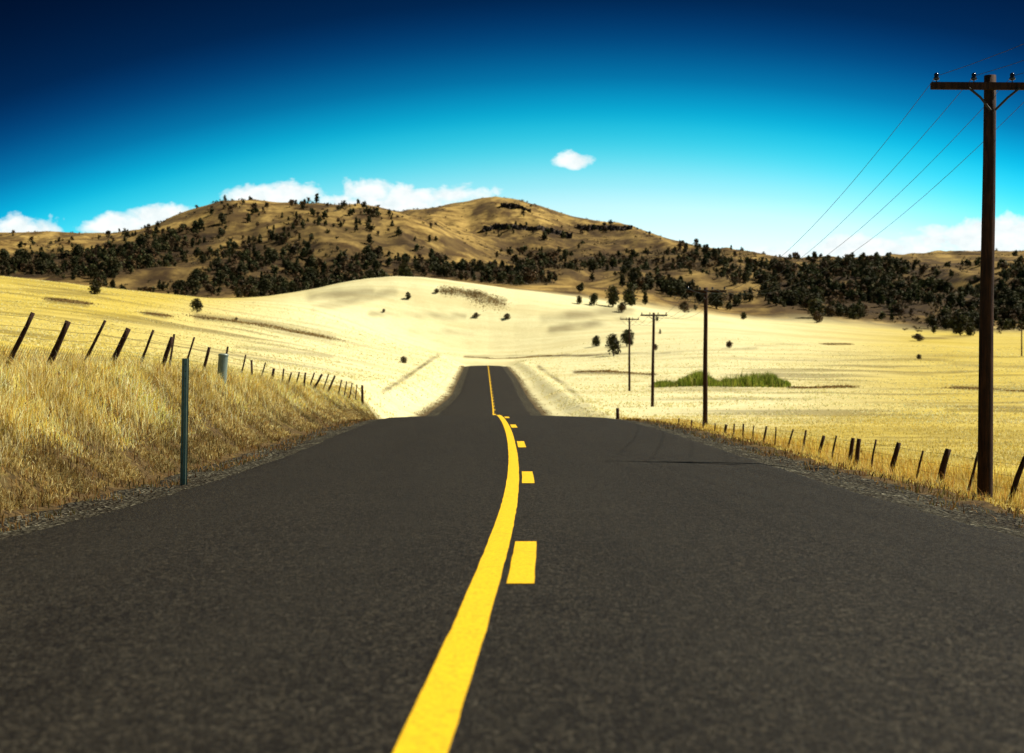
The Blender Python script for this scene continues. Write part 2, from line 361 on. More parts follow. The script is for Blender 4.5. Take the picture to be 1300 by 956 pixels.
# ------------------------------------------------------------------ ground sheet
def build_ground():
    a0, a1 = -1.05, 1.05
    th = np.linspace(-1, 1, 900); ux = np.sign(th)*(np.abs(th)*.55+.45*np.abs(th)**2.2)*1.0
    rows = np.concatenate([np.arange(-12, 8, .5), np.arange(8, 60, .2), np.geomspace(60, 560, 300), np.linspace(561, 1900, 330), np.linspace(1910, 3600, 40)])
    Y, U = np.meshgrid(rows, ux, indexing='ij')
    X = U*(Y+16)*.85 + road_x(Y.ravel()).reshape(Y.shape)*0
    X = X.ravel(); Y = Y.ravel()
    Z = ground_z(X, Y)
    Z = np.where(Y < 8, Z, Z)
    R, C = len(rows), len(ux)
    idx = np.arange(R*C).reshape(R, C)
    Fa = np.stack([idx[:-1, :-1], idx[:-1, 1:], idx[1:, 1:], idx[1:, :-1]], -1).reshape(-1, 4)
    Ys = np.maximum(Y, 1); px = CX+F*X/Ys; py = HY-F*Z/Ys
    hill = sm(600, 700, Y + 25*fbm(X/40, Y/40, 3))
    # the right fields turn to hill earlier
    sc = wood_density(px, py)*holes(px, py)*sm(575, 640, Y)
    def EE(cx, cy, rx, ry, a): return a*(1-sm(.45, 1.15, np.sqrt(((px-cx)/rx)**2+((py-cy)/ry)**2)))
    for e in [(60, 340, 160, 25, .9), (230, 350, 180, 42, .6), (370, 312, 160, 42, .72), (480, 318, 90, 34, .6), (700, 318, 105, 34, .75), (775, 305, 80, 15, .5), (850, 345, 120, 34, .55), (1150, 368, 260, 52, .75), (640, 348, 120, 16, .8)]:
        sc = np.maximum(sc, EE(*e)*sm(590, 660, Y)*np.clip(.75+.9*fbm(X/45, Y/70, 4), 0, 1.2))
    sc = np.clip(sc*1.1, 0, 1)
    d = np.abs(X-road_x(Y))
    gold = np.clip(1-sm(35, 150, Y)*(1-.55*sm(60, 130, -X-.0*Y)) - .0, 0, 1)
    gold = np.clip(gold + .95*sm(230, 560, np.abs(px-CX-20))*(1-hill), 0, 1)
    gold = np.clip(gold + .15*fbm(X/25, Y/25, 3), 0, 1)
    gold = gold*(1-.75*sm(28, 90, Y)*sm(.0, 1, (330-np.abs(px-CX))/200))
    fr = sm(95, 120, Y)
    dirt_shade = np.clip(1-sm(7.6-1.9*fr, 11.-3.9*fr, d+(.9-.3*fr)*fbm(X/1.2, Y/1.5, 3)), 0, 1)*(1-sm(385, 402, Y))
    dirt_shade = np.maximum(dirt_shade, (.62+.3*(1-sm(7.5, 9.2, d)))*(1-sm(10.5, 13.5, d))*(1-sm(60, 110, Y)))
    dirt_shade = np.maximum(dirt_shade, .5*(1-sm(.0, .28, np.abs(fbm(X/14., Y/7., 4)+.02)))*sm(8, 12, d)*(1-sm(60, 110, Y)))
    dirt_shade = np.maximum(dirt_shade, .55*sm(.10, .45, fbm(X/26.+5, Y/11.+9, 5))*sm(10, 16, d)*sm(20, 60, Y)*(1-sm(330, 460, Y))*sm(60, 330, np.abs(px-CX)))
    # brushy brown swales over the fields, plus shading painted onto the pale rise
    def streak(x0, y0, x1, y1, w, a):
        t = np.clip(((px-x0)*(x1-x0)+(py-y0)*(y1-y0))/((x1-x0)**2+(y1-y0)**2), 0, 1)
        dd = np.hypot(px-x0-t*(x1-x0), (py-y0-t*(y1-y0))*1.0)
        return a*(1-sm(.1, 1.6, (dd+2*fbm(X/7, Y/7, 3))/w))*np.clip(.75+1.1*fbm(X/12, Y/20, 4), 0, 1)*(1-sm(540, 600, Y))
    f = (Y > 60) & (Y < 600)
    dd = 0
    for s_ in [(250, 402, 330, 411, 5, .8), (330, 411, 420, 430, 6, .6), (60, 380, 110, 386, 4, .8), (185, 398, 210, 402, 4, .7), (400, 392, 500, 370, 6, .5), (395, 376, 470, 370, 7, .6), (470, 398, 590, 402, 3, .5), (520, 420, 600, 424, 3, .5), (300, 440, 420, 452, 3, .4), (487, 497, 520, 476, 3, .9), (520, 476, 556, 451, 2.5, .9), (684, 466, 716, 488, 2.5, .8), (716, 488, 748, 516, 3, .7),
               (590, 453, 760, 451, 1.6, .9), (760, 451, 850, 447, 1.6, .8), (850, 447, 960, 442, 1.5, .4), (960, 438, 1070, 437, 1.5, .5), (1170, 430, 1230, 427, 2, .7), (730, 472, 830, 476, 2.2, .9), (1000, 493, 1090, 491, 1.6, .8), (1210, 492, 1300, 497, 3, .8), (1200, 520, 1300, 522, 2, .7),
               (1040, 528, 1200, 530, 5, .45), (1120, 555, 1300, 560, 4, .5), (1150, 515, 1300, 518, 2.5, .6), (690, 404, 800, 392, 7, .6), (600, 375, 640, 385, 4, .5), (560, 369, 615, 374, 3.5, .8), (700, 418, 790, 406, 5, .7), (1210, 462, 1300, 465, 3, .5)]:
        dd = np.maximum(dd, streak(*s_))
    dirt_shade = np.maximum(dirt_shade, np.where(f, dd, 0))
    o = mesh_np('ground', np.c_[X, Y, Z], Fa, M_ground, {'scrub': sc, 'gold': gold, 'dirt_shade': dirt_shade, 'hill': hill}, smooth=True)
    structure(o); return o
build_ground()

# ------------------------------------------------------------------ road, shoulders, paint
rowsR = np.concatenate([np.arange(-12, 90, .5), np.geomspace(90, 424, 200)])
def strip(name, offs, dz, mat, attrs=None, rows=rowsR, ragged=None, xf=road_x):
    offs = np.asarray(offs, float); R = len(rows); C = len(offs)
    cx = xf(rows)[:, None]; OF = np.repeat(offs[None], R, 0).copy()
    if ragged: OF = ragged(OF, rows)
    X = cx+OF*taper(rows)[:, None]; Y = np.repeat(rows[:, None], C, 1)
    base = road_z(rows)[:, None] + np.zeros_like(X)
    Z = base + dz(OF, Y)
    idx = np.arange(R*C).reshape(R, C)
    Fa = np.stack([idx[:-1, :-1], idx[:-1, 1:], idx[1:, 1:], idx[1:, :-1]], -1).reshape(-1, 4)
    at_ = {k: f(OF, Y).ravel() for k, f in (attrs or {}).items()}
    o = mesh_np(name, np.c_[X.ravel(), Y.ravel(), Z.ravel()], Fa, mat, at_, smooth=True)
    return o
crown = lambda o, Y: -.0045*o*o
def rag(OF, rows):
    OF = OF.copy(); e = .07*fbm(rows/.9, rows*0+3, 4)+.10*fbm(rows/7, rows*0+9, 2)
    OF[:, 0] -= e; OF[:, -1] += .07*fbm(rows/.8, rows*0+33, 4)+.1*fbm(rows/8, rows*0+39, 2); return OF
wheel = lambda o, Y: np.exp(-((np.abs(o)-1.3)/.5)**2)+np.exp(-((np.abs(o)-3.6)/.55)**2)
road = strip('road', np.concatenate([[-5.3], np.linspace(-5.1, 5.1, 41), [5.3]]), lambda o, Y: crown(o, Y)-.03*(np.abs(o) > 5.15), M_asph, {'wheel': wheel}, ragged=rag)
structure(road)
def sh(side):
    offs = side*np.linspace(4.9, 7.9, 17)
    if side < 0: offs = offs[::-1]
    def dz(o, Y):
        a = np.abs(o); return crown(5.2, 0)-.035-.10*sm(5.2, 6.3, a)-.40*sm(6.5, 7.9, a)**1.3 + .05*fbm(o/.25+40, Y/.3, 3)*sm(5.4, 5.9, a)
    s = strip('gravel_shoulder', offs, dz, M_grav); structure(s)
sh(-1); sh(1)
def line_strip(name, rows, o0, o1, ragp=.003):
    rows = np.asarray(rows, float); R = len(rows)
    cx = line_x(rows); rx = road_x(rows)
    offs = np.linspace(o0, o1, 4)
    tp = 1-.38*sm(85, 130, rows)
    X = cx[:, None]+offs[None]*tp[:, None]; X[:, 0] += .008*fbm(rows*2.2, rows*0+4, 3); X[:, -1] += .008*fbm(rows*2.2, rows*0+14, 3)
    Z = road_z(rows)[:, None] + crown(X-rx[:, None], 0)+.006
    Y = np.repeat(rows[:, None], 4, 1)
    idx = np.arange(R*4).reshape(R, 4); Fa = np.stack([idx[:-1, :-1], idx[:-1, 1:], idx[1:, 1:], idx[1:, :-1]], -1).reshape(-1, 4)
    return mesh_np(name, np.c_[X.ravel(), Y.ravel(), Z.ravel()], Fa, M_paint, smooth=True)
lo = line_strip('solid_line_marking', np.concatenate([np.arange(-12, 90, .25), np.geomspace(90, 423, 200)]), -.10, .095)
structure(lo)
Y0 = 9.76
k = -1
while Y0+12.2*k < 418:
    a = Y0+12.2*k
    d_ = line_strip('dash_marking', np.linspace(a, a+3.05, 10), .145, .335); structure(d_); k += 1
# thin dark line laid across the right lane
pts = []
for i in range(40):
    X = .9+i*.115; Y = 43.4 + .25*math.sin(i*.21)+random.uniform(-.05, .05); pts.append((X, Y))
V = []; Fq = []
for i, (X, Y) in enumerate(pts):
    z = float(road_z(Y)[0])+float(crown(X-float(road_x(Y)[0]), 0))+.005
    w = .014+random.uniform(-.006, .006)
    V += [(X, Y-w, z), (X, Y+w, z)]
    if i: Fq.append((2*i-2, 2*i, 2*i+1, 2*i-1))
cr = mesh_np('thin_dark_line', V, Fq, M_darkline); structure(cr)

# ------------------------------------------------------------------ grass (uncountable: one object per kind of growth)
def blades(name, X, Y, H, W, cols, lean=.35, mat=None, swirl=None, sink=.03):
    n = len(X); Z = ground_z(X, Y)-sink
    ang = rng.uniform(0, 2*PI, n); wx = np.cos(ang)*W/2; wy = np.sin(ang)*W/2
    la = rng.uniform(0, 2*PI, n); lm = np.abs(rng.normal(0, lean, n))*H
    lx = np.cos(la)*lm; ly = np.sin(la)*lm
    if swirl is not None: lx = lx+swirl[0]*H; ly = ly+swirl[1]*H
    P = np.stack([X, Y, Z], -1)
    def row(t, k, ww):
        c = P + np.stack([lx*k, ly*k, H*t], -1)
        o = np.stack([wx*ww, wy*ww, np.zeros(n)], -1)
        return c-o, c+o
    a0, a1 = row(0, 0, 1); b0, b1 = row(.55, .3, .8); tip = P+np.stack([lx, ly, H*np.clip(1-.3*lm/np.maximum(H, .01), .4, 1)], -1)
    V = np.stack([a0, a1, b0, b1, tip], 1).reshape(-1, 3)
    i = np.arange(n)*5
    F3 = np.concatenate([np.stack([i, i+1, i+3], -1), np.stack([i, i+3, i+2], -1), np.stack([i+2, i+3, i+4], -1)])
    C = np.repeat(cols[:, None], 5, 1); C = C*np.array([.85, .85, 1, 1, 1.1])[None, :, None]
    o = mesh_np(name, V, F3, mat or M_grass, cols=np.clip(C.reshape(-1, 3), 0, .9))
    o['kind'] = 'stuff'; return o
PAL = np.array([(.70, .56, .17), (.80, .70, .33), (.60, .42, .075), (.38, .21, .04), (.74, .67, .34), (.62, .47, .09)])
PALP = np.array([(.66, .54, .14), (.74, .62, .22), (.60, .46, .09), (.78, .70, .34)])
PALV = np.array([(.50, .38, .13), (.36, .24, .06), (.22, .13, .035), (.62, .52, .24), (.28, .20, .06)])
PALG = np.array([(.66, .48, .09), (.58, .38, .05), (.76, .61, .20), (.36, .17, .03), (.70, .56, .15)])
def pick(pal, X, Y, f=.9, amp=.45, p=None):
    n = len(X); a = rng.choice(len(pal), n, p=p); c = pal[a]
    v = 1+amp*fbm(X/f, Y/f, 3)[:, None]+rng.normal(0, .08, n)[:, None]
    return np.clip(c*v, .02, .85)
def sample(n, ya, yb, xf0, xf1, clump=.0, cs=1.):
    Y = np.exp(rng.uniform(math.log(ya), math.log(yb), n)); X = xf0(Y)+(xf1(Y)-xf0(Y))*rng.random(n)
    if clump > 0:
        keep = rng.random(n) < np.clip(.5+clump*fbm(X/cs, Y/cs, 3)*2, .03, 1)
        X = X[keep]; Y = Y[keep]
    return X, Y
vr = lambda Y, px: (px-CX)*Y/F
# tall grass over the top of the left bank
X, Y = sample(330000, 9, 100, lambda Y: np.maximum(road_x(Y)-13.5, vr(Y, -260)), lambda Y: road_x(Y)-7.7, .55, .7)
d = -(X-road_x(Y)); H = (.12+.34*sm(7.7, 8.6, d)*(1-.62*sm(8.9, 10., d)))*(.4+.9*rng.random(len(X))**1.5)*(1-.45*sm(50, 90, Y))
H *= np.clip(1+.8*fbm(X/1.6, Y/1.6, 2), .45, 1.5)
warm = 1-sm(-12, -7, X)*0
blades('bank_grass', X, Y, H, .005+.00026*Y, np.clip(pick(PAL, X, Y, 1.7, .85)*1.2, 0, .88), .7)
X, Y = sample(9000, 9, 60, lambda Y: np.maximum(road_x(Y)-11.5, vr(Y, -260)), lambda Y: road_x(Y)-7.6, .8, .5)
blades('tall_dry_stalks', X, Y, .30+.38*rng.random(len(X)), .005+.00018*Y, np.clip(pick(np.array([(.82, .76, .42), (.74, .60, .22), (.50, .28, .06)]), X, Y, .8), 0, .85), .8)
X, Y = sample(8000, 14, 70, lambda Y: road_x(Y)+8.3, lambda Y: road_x(Y)+13, .8, .5)
blades('tall_dry_stalks', X, Y, .30+.45*rng.random(len(X)), .005+.00018*Y, np.clip(pick(np.array([(.80, .66, .28), (.70, .48, .10), (.55, .26, .05)]), X, Y, .8), 0, .85), .4)
# short matted grass on the lower face of the left bank
X, Y = sample(220000, 8, 100, lambda Y: np.maximum(road_x(Y)-9.2, vr(Y, -260)), lambda Y: road_x(Y)-7.0, 1.1, .8)
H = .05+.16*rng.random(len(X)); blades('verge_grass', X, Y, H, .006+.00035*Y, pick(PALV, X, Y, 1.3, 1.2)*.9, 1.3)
# right bank
X, Y = sample(230000, 12, 110, lambda Y: road_x(Y)+7.5, lambda Y: np.minimum(road_x(Y)+15, vr(Y, 1500)+2), .5, .8)
d = X-road_x(Y); H = (.09+.24*sm(8.3, 9.8, d))*(.4+1.3*rng.random(len(X))**3)*np.clip(1+.8*fbm(X/1.5, Y/1.5, 2), .45, 1.5)*(1-.4*sm(60, 110, Y))
blades('roadside_grass', X, Y, H, .005+.00028*Y, pick(PALG, X, Y, 1.6, .75), .35)
X, Y = sample(70000, 10, 100, lambda Y: road_x(Y)+7.15, lambda Y: road_x(Y)+8.8, .9, .6)
blades('verge_grass', X, Y, .04+.14*rng.random(len(X)), .007+.0005*Y, pick(PALG, X, Y, .6)*.9, 1.1)
# open fields, near to far
X, Y = sample(150000, 26, 110, lambda Y: vr(Y, -300), lambda Y: road_x(Y)-12.3, .8, 2.)
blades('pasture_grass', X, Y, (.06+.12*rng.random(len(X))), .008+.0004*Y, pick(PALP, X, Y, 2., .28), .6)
X, Y = sample(150000, 26, 120, lambda Y: road_x(Y)+13.5, lambda Y: vr(Y, 1550), .8, 2.)
blades('pasture_grass', X, Y, (.06+.14*rng.random(len(X))), .008+.0004*Y, pick(PALP, X, Y, 2., .28), .6)
X, Y = sample(130000, 100, 480, lambda Y: vr(Y, -200), lambda Y: vr(Y, 1500), .9, 7.)
k_ = np.abs(X-road_x(Y)) > 7.6; X = X[k_]; Y = Y[k_]
c_ = pick(PALP, X, Y, 6., .3); c_ = c_*.5+.5*np.array([.74, .69, .42])
blades('pasture_grass', X, Y, .08+.16*rng.random(len(X)), .02+.0008*Y, np.clip(c_*1.12, 0, .8), .6)
# dark weedy tufts and bits on both verges
X, Y = sample(26000, 12, 420, lambda Y: road_x(Y)-9.0, lambda Y: road_x(Y)-5.9, 1.4, 1.5)
X2, Y2 = sample(22000, 12, 420, lambda Y: road_x(Y)+6.0, lambda Y: road_x(Y)+9.0, 1.4, 1.5)
X = np.r_[X, X2]; Y = np.r_[Y, Y2]; k_ = (Y < 95) | (np.abs(X-road_x(Y)) < 5.7+1.5*rng.random(len(Y))**2); X = X[k_]; Y = Y[k_]
blades('roadside_weeds', X, Y, .06+.16*rng.random(len(X)), .010+.0005*Y, pick(np.array([(.16, .08, .025), (.25, .14, .04), (.12, .10, .03)]), X, Y, 1.), .6)

X, Y = sample(16000, 10, 45, lambda Y: np.maximum(road_x(Y)-10, vr(Y, -100)), lambda Y: road_x(Y)-6.9, 2.2, 1.1)
blades('roadside_weeds', X, Y, .08+.2*rng.random(len(X)), .007+.0004*Y, pick(np.array([(.14, .075, .02), (.26, .15, .04), (.09, .06, .02)]), X, Y, 1.), .7)
# brown brush in the swales of the fields
def brush_stuff(name, segs, n, H, pal):
    XX = []; YY = []
    for (x0, y0, Ya, x1, y1, Yb, w) in segs:
        t = rng.random(n); Yv = Ya+(Yb-Ya)*t; px = x0+(x1-x0)*t
        XX.append((px-CX)*Yv/F+rng.normal(0, w*.4, n)); YY.append(Yv+rng.normal(0, w, n))
    X = np.concatenate(XX); Y = np.concatenate(YY)
    return blades(name, X, Y, H*(.4+.9*rng.random(len(X)))*np.clip(1+1.2*fbm(X/4, Y/4, 2), .2, 1.6), .03+.0006*Y, pick(pal, X, Y, 5.), .7)
def depth_at(px, py, lo=60, hi=620):
    Ys = np.linspace(lo, hi, 900); z = ground_z((px-CX)*Ys/F, Ys); p = HY-F*z/Ys
    runmin = np.minimum.accumulate(p); i = np.argmax(runmin <= py)
    return float(Ys[i]) if runmin[-1] <= py else hi
BP = np.array([(.20, .12, .04), (.30, .19, .06), (.36, .25, .09), (.15, .10, .04)])
sg = []
for (x0, y0, x1, y1, w) in [(250, 402, 330, 412, 4), (330, 412, 420, 430, 5), (70, 380, 108, 386, 2.5), (188, 398, 208, 401, 2.5), (560, 369, 612, 374, 3), (590, 453, 700, 452, .8), (735, 472, 830, 476, 1.5), (1010, 493, 1080, 492, 1), (1210, 493, 1300, 497, 2), (600, 377, 640, 386, 4), (1045, 437, 1080, 437, 1.5)]:
    sg.append((x0, y0, depth_at(x0, y0), x1, y1, depth_at(x1, y1), w))
brush_stuff('field_brush', sg, 1500, .26, BP)

# ------------------------------------------------------------------ the green rush bed
RB = depth_at(920, 490)
def rush_bed():
    n = 15000; px = rng.uniform(828, 1004, n); Yv = RB+rng.normal(0, 2.2, n)+5*(1-(px-828)/176)
    hp = np.interp(px, [828, 850, 870, 885, 930, 980, 1004], [.55, .75, 1.25, 1.7, 1.75, 1.45, .5])
    X = (px-CX)*Yv/F; t = rng.random(n)
    c = np.array([(.20, .27, .02), (.30, .36, .04), (.06, .09, .012), (.36, .34, .07)])[rng.choice(4, n)]
    c = c*(1+.5*fbm(X/1.2, Yv/1.2, 3))[:, None]
    return blades('green_rushes', X, Yv, hp*(.35+.75*t)*np.clip(1+1.5*fbm(X/1.7, Yv/5., 3), .35, 1.5), np.full(n, .12), np.clip(c, .01, .4), .25, M_rush)
rush_bed()

# ------------------------------------------------------------------ trees
def crown_arrays(h, r, n, kind, seed, leaf=.28):
    g = np.random.default_rng(seed)
    # lobes scattered round the axis, leaves scattered through each lobe
    L = []
    nl = {'cone': 16, 'round': 13, 'bush': 9}[kind]
    for k in range(nl):
        t = g.uniform(.1, .93) if kind == 'cone' else g.uniform(.18, .85)
        if kind == 'cone': rad = r*(1-t)**.75*1.0; 
        elif kind == 'round': rad = r*math.sqrt(max(.05, 1-(2*t-.95)**2))*.85
        else: rad = r*math.sqrt(max(.05, 1-(t*.95)**2))*.9
        a = g.uniform(0, 2*PI); rr = rad*g.uniform(.25, .72)
        L.append((rr*math.cos(a), rr*math.sin(a), t*h, rad*g.uniform(.38, .62)+.12*r, g.uniform(.55, 1.5)))
    L.append((0, 0, h*.9, r*.22, 1.)); L.append((0, 0, h*.5, r*.55, .9))
    V = []; C = []; per = n//len(L)
    base = np.array([.036, .038, .012]) if kind != 'bush' else np.array([.060, .042, .018])
    for (x, y, z, s, br) in L:
        dirs = g.normal(size=(per, 3)); dirs /= np.linalg.norm(dirs, axis=1)[:, None]
        p = np.array([x, y, z]) + dirs*s*(g.random(per)**.35)[:, None]*np.array([1, 1, 1.15])
        p[:, 2] = np.maximum(p[:, 2], .05*h)
        u = g.normal(size=(per, 3)); u /= np.linalg.norm(u, axis=1)[:, None]
        w = np.cross(u, dirs+.3*g.normal(size=(per, 3))); w /= np.linalg.norm(w, axis=1)[:, None]+1e-6
        ls = leaf*g.uniform(.6, 1.4, per)[:, None]
        V.append(np.stack([p-u*ls*.6, p+u*ls*.6, p+w*ls], 1).reshape(-1, 3))
        c = base*br*g.uniform(.6, 1.5, per)[:, None]*np.array([1+g.uniform(-.1, .35), 1, 1])
        C.append(np.repeat(c, 3, 0))
    V = np.concatenate(V); C = np.concatenate(C)
    return V, C
def mk_mesh(name, V, C, mat):
    o = mesh_np(name, V, np.arange(len(V)).reshape(-1, 3), mat, cols=C); me = o.data; bpy.data.objects.remove(o); return me
PROTO = []
for i in range(9):
    kind = ['cone', 'round', 'cone', 'round', 'cone', 'bush', 'cone', 'round', 'bush'][i]
    h = 1.0; r = {'cone': .30, 'round': .43, 'bush': .60}[kind]*(1+.12*((i*37) % 5-2)/2)
    V, C = crown_arrays(h, r, 900, kind, 100+i, leaf=.085)
    Vs, Cs = crown_arrays(h, r, 130, kind, 200+i, leaf=.20)
    bm = bmesh.new(); tube(bm, [(0, 0, -.06), (.01, 0, .25), (-.01, .01, .55)], [.045, .032, .012], 6, jit=.1)
    for q_ in range(4):
        a = q_*1.7+i; tube(bm, [(0, 0, .18+.08*q_), (.14*math.cos(a), .14*math.sin(a), .34+.08*q_)], [.016, .006], 4)
    tm = bpy.data.meshes.new('trunk'); bm.to_mesh(tm); bm.free(); tm.materials.append(M_bark)
    PROTO.append(dict(kind=kind, crown=mk_mesh('crown', V, C, M_leaf), small=(Vs, Cs), trunk=tm))
def plant(name, i, X, Y, h, wd=1., label='', cat='tree', group=None, parts=True):
    z = gz(X, Y); P = PROTO[i]
    r = empty(name, (X, Y, z)); r.rotation_euler.z = random.uniform(0, 2*PI); r.scale = (h*wd, h*wd, h)
    c = bpy.data.objects.new('foliage' if P['kind'] == 'bush' else 'crown', P['crown']); COL.objects.link(c); c.parent = r
    t = bpy.data.objects.new('stem' if P['kind'] == 'bush' else 'trunk', P['trunk']); COL.objects.link(t); t.parent = r
    tag(r, label, cat, group); return r
# singular trees and bushes that can be told apart: (px, base py, height px, width factor, proto, name, label, category)
HAND = [
 (250, 397, 17, 1.15, 1, 'juniper_tree', 'lone dark round juniper in the golden field left of the road, above the leaning fence', 'tree'),
 (757, 440, 13, 1.3, 3, 'juniper_tree', 'round low-crowned tree, leftmost of the three in the valley beside the far utility poles', 'tree'),
 (779, 452, 26, .95, 1, 'juniper_tree', 'tall brownish bushy tree, middle and biggest of the three by the far utility poles', 'tree'),
 (796, 440, 20, 1.05, 7, 'juniper_tree', 'dark round tree standing behind the most distant utility pole in the valley', 'tree'),
 (926, 442, 9, 1.1, 5, 'sagebrush_bush', 'small dark oval bush alone on the pale slope right of the second utility pole', 'bush'),
 (735, 386, 10, 1.1, 3, 'juniper_tree', 'small dark tree, leftmost on the brow of the pale rise', 'tree'),
 (754, 388, 15, 1.1, 1, 'juniper_tree', 'rounded dark tree on the brow of the pale rise, second from its left end', 'tree'),
 (778, 390, 25, .9, 7, 'juniper_tree', 'tall dark tree on the brow of the pale rise beside a lower bush', 'tree'),
 (789, 397, 12, 1.2, 5, 'sagebrush_bush', 'low dark bush pressed against the tall tree on the pale rise', 'bush'),
 (869, 397, 14, 1.2, 5, 'sagebrush_bush', 'wide brown bush at the field edge just left of the second pole crossarm', 'bush'),
 (518, 381, 9, 1.2, 3, 'juniper_tree', 'small round dark tree alone on the pale rounded hill', 'tree'),
 (487, 397, 5, 1.0, 5, 'sagebrush_bush', 'tiny dark bush on the face of the pale rounded hill', 'bush'),
 (554, 373, 6, 1.3, 5, 'sagebrush_bush', 'little bush at the top of the pale hill left of a dark brush streak', 'bush'),
 (512, 461, 8, 1.4, 8, 'sagebrush_bush', 'dark wedge-shaped bush in the flat pale field left of the far road', 'bush'),
 (1165, 433, 9, 1.9, 5, 'sagebrush_bush', 'wide flat dark bush out on the field edge left of the near utility pole', 'bush'),
 (1166, 456, 6, 1.3, 8, 'sagebrush_bush', 'small pale brown bush in the open yellow field below the flat dark bush', 'bush'),
 (1037, 410, 14, 1.2, 5, 'sagebrush_bush', 'rounded bush at the lower edge of the right-hand wood', 'bush'),
 (120, 374, 18, 1.2, 3, 'juniper_tree', 'broad dark juniper on the field brow at the foot of the left hill', 'tree'),
 (605, 404, 6, 1.5, 8, 'sagebrush_bush', 'faint greyish bush in the pale valley above the far end of the road', 'bush'),
 (644, 406, 7, 1.5, 8, 'sagebrush_bush', 'small grey bush in the pale valley a little right of the road axis', 'bush'),
 (834, 408, 6, .9, 3, 'juniper_tree', 'tiny dark tree just right of the third utility pole top', 'tree'),
 (838, 424, 6, .9, 2, 'juniper_tree', 'tiny dark tree beside the middle of the third utility pole', 'tree'),
 (832, 445, 8, 1.0, 5, 'sagebrush_bush', 'small dark bush directly behind the shaft of the third utility pole', 'bush'),
 (300, 407, 4, 1.3, 5, 'sagebrush_bush', 'tiny bush in the field right of the lone juniper', 'bush'),
 (944, 406, 9, 1.2, 7, 'juniper_tree', 'short dark tree at the edge of the right field, first beyond the second pole', 'tree'),
]
for (px, py, hp, wd, pi_, nm, lb, ct) in HAND:
    Yd = depth_at(px, py, 60, 900); plant(nm, pi_, (px-CX)*Yd/F, Yd, hp*Yd/F*1.05, wd, lb, ct)
# the hillside woodland
def scatter():
    N = 75000
    Y = rng.uniform(560, 1750, N); px = rng.uniform(-250, 1600, N); X = (px-CX)*Y/F
    # visibility: reject what stands behind a crest
    z = ground_z(X, Y); py = HY-F*z/Y
    vis = np.ones(N, bool)
    for f in np.linspace(.3, .985, 40):
        yy = Y*f; vis &= (HY-F*ground_z(X*f, yy)/yy) > py-7
    D = wood_density(px, py)*holes(px, py)
    D = D*np.clip(.66+2.3*fbm(X/28, Y/50, 3), .04, 1.35)
    D = np.maximum(D, .035*(py < 345)*(px < 560)); D = np.maximum(D, .012*(py < 400))
    # even out over screen area: sampling in Y is denser where ground is seen edge-on
    dz = ground_z(X, Y+6); slope = np.abs((HY-F*dz/(Y+6))-py)/6
    w = np.clip(slope/.10, .05, 1.6)
    keep = vis & (rng.random(N) < D*w*np.where(px > 1000, .31, .31)*np.where(Y > 1080, .55, 1)) & ((px > 640) | (Y > 600))
    X, Y, px, py = X[keep], Y[keep], px[keep], py[keep]
    H = rng.lognormal(math.log(3.9), .34, len(X)); H *= np.where(px > 980, 1.2, 1.); H = np.clip(H, 1.8, 9)
    return X, Y, px, py, H
TX, TY, TPX, TPY, TH = scatter()
order = np.argsort(-TH/TY)
inframe = (TPX > -5) & (TPX < 1305)
REG = [
 (lambda x, y: x > 1000, 'dark juniper standing in the dense wood on the right-hand ridge', 'junipers in the right-hand wood'),
 (lambda x, y: x > 780, 'dark juniper on the tawny spur right of centre, between peak and right wood', 'junipers on the spur right of centre'),
 (lambda x, y: x > 560, 'dark juniper in the shaded hollow below the bare central peak', 'junipers below the central peak'),
 (lambda x, y: (x > 215) & (y < 300), 'scattered juniper high on the rounded crest of the left-centre hill', 'junipers on the crest of the left-centre hill'),
 (lambda x, y: x > 215, 'dark juniper in the thick belt along the foot of the left-centre hill', 'junipers along the foot of the left-centre hill'),
 (lambda x, y: x <= 215, 'dark juniper in the long shaded belt on the far left slope', 'junipers on the far left slope'),
]
sel = [i for i in order if inframe[i]][:272]; ss = set(sel)
pk = [1, 3, 7, 1, 3, 7, 0, 4, 5]
for i in sel:
    for fn, lb, gp in REG:
        if fn(TPX[i], TPY[i]): break
    plant('juniper_tree', random.choice(pk), TX[i], TY[i], TH[i], random.uniform(.95, 1.4), lb, 'tree', gp)
rest = [i for i in range(len(TX)) if i not in ss]
Vc = []; Cc = []
RZt = ground_z(TX, TY)
for i in rest:
    V, C = PROTO[random.choice(pk+[5, 8])]['small']; a = random.uniform(0, 2*PI); c, s = math.cos(a), math.sin(a); w = random.uniform(.85, 1.3)
    R_ = np.array([[c*w, -s*w, 0], [s*w, c*w, 0], [0, 0, 1]])*TH[i]
    Vc.append(V@R_.T+np.array([TX[i], TY[i], RZt[i]])); Cc.append(C*random.uniform(.7, 1.4))
V = np.concatenate(Vc); o = mesh_np('juniper_woodland', V, np.arange(len(V)).reshape(-1, 3), M_leaf, cols=np.concatenate(Cc)); o['kind'] = 'stuff'
print('TREES', len(TX), 'rest', len(rest))
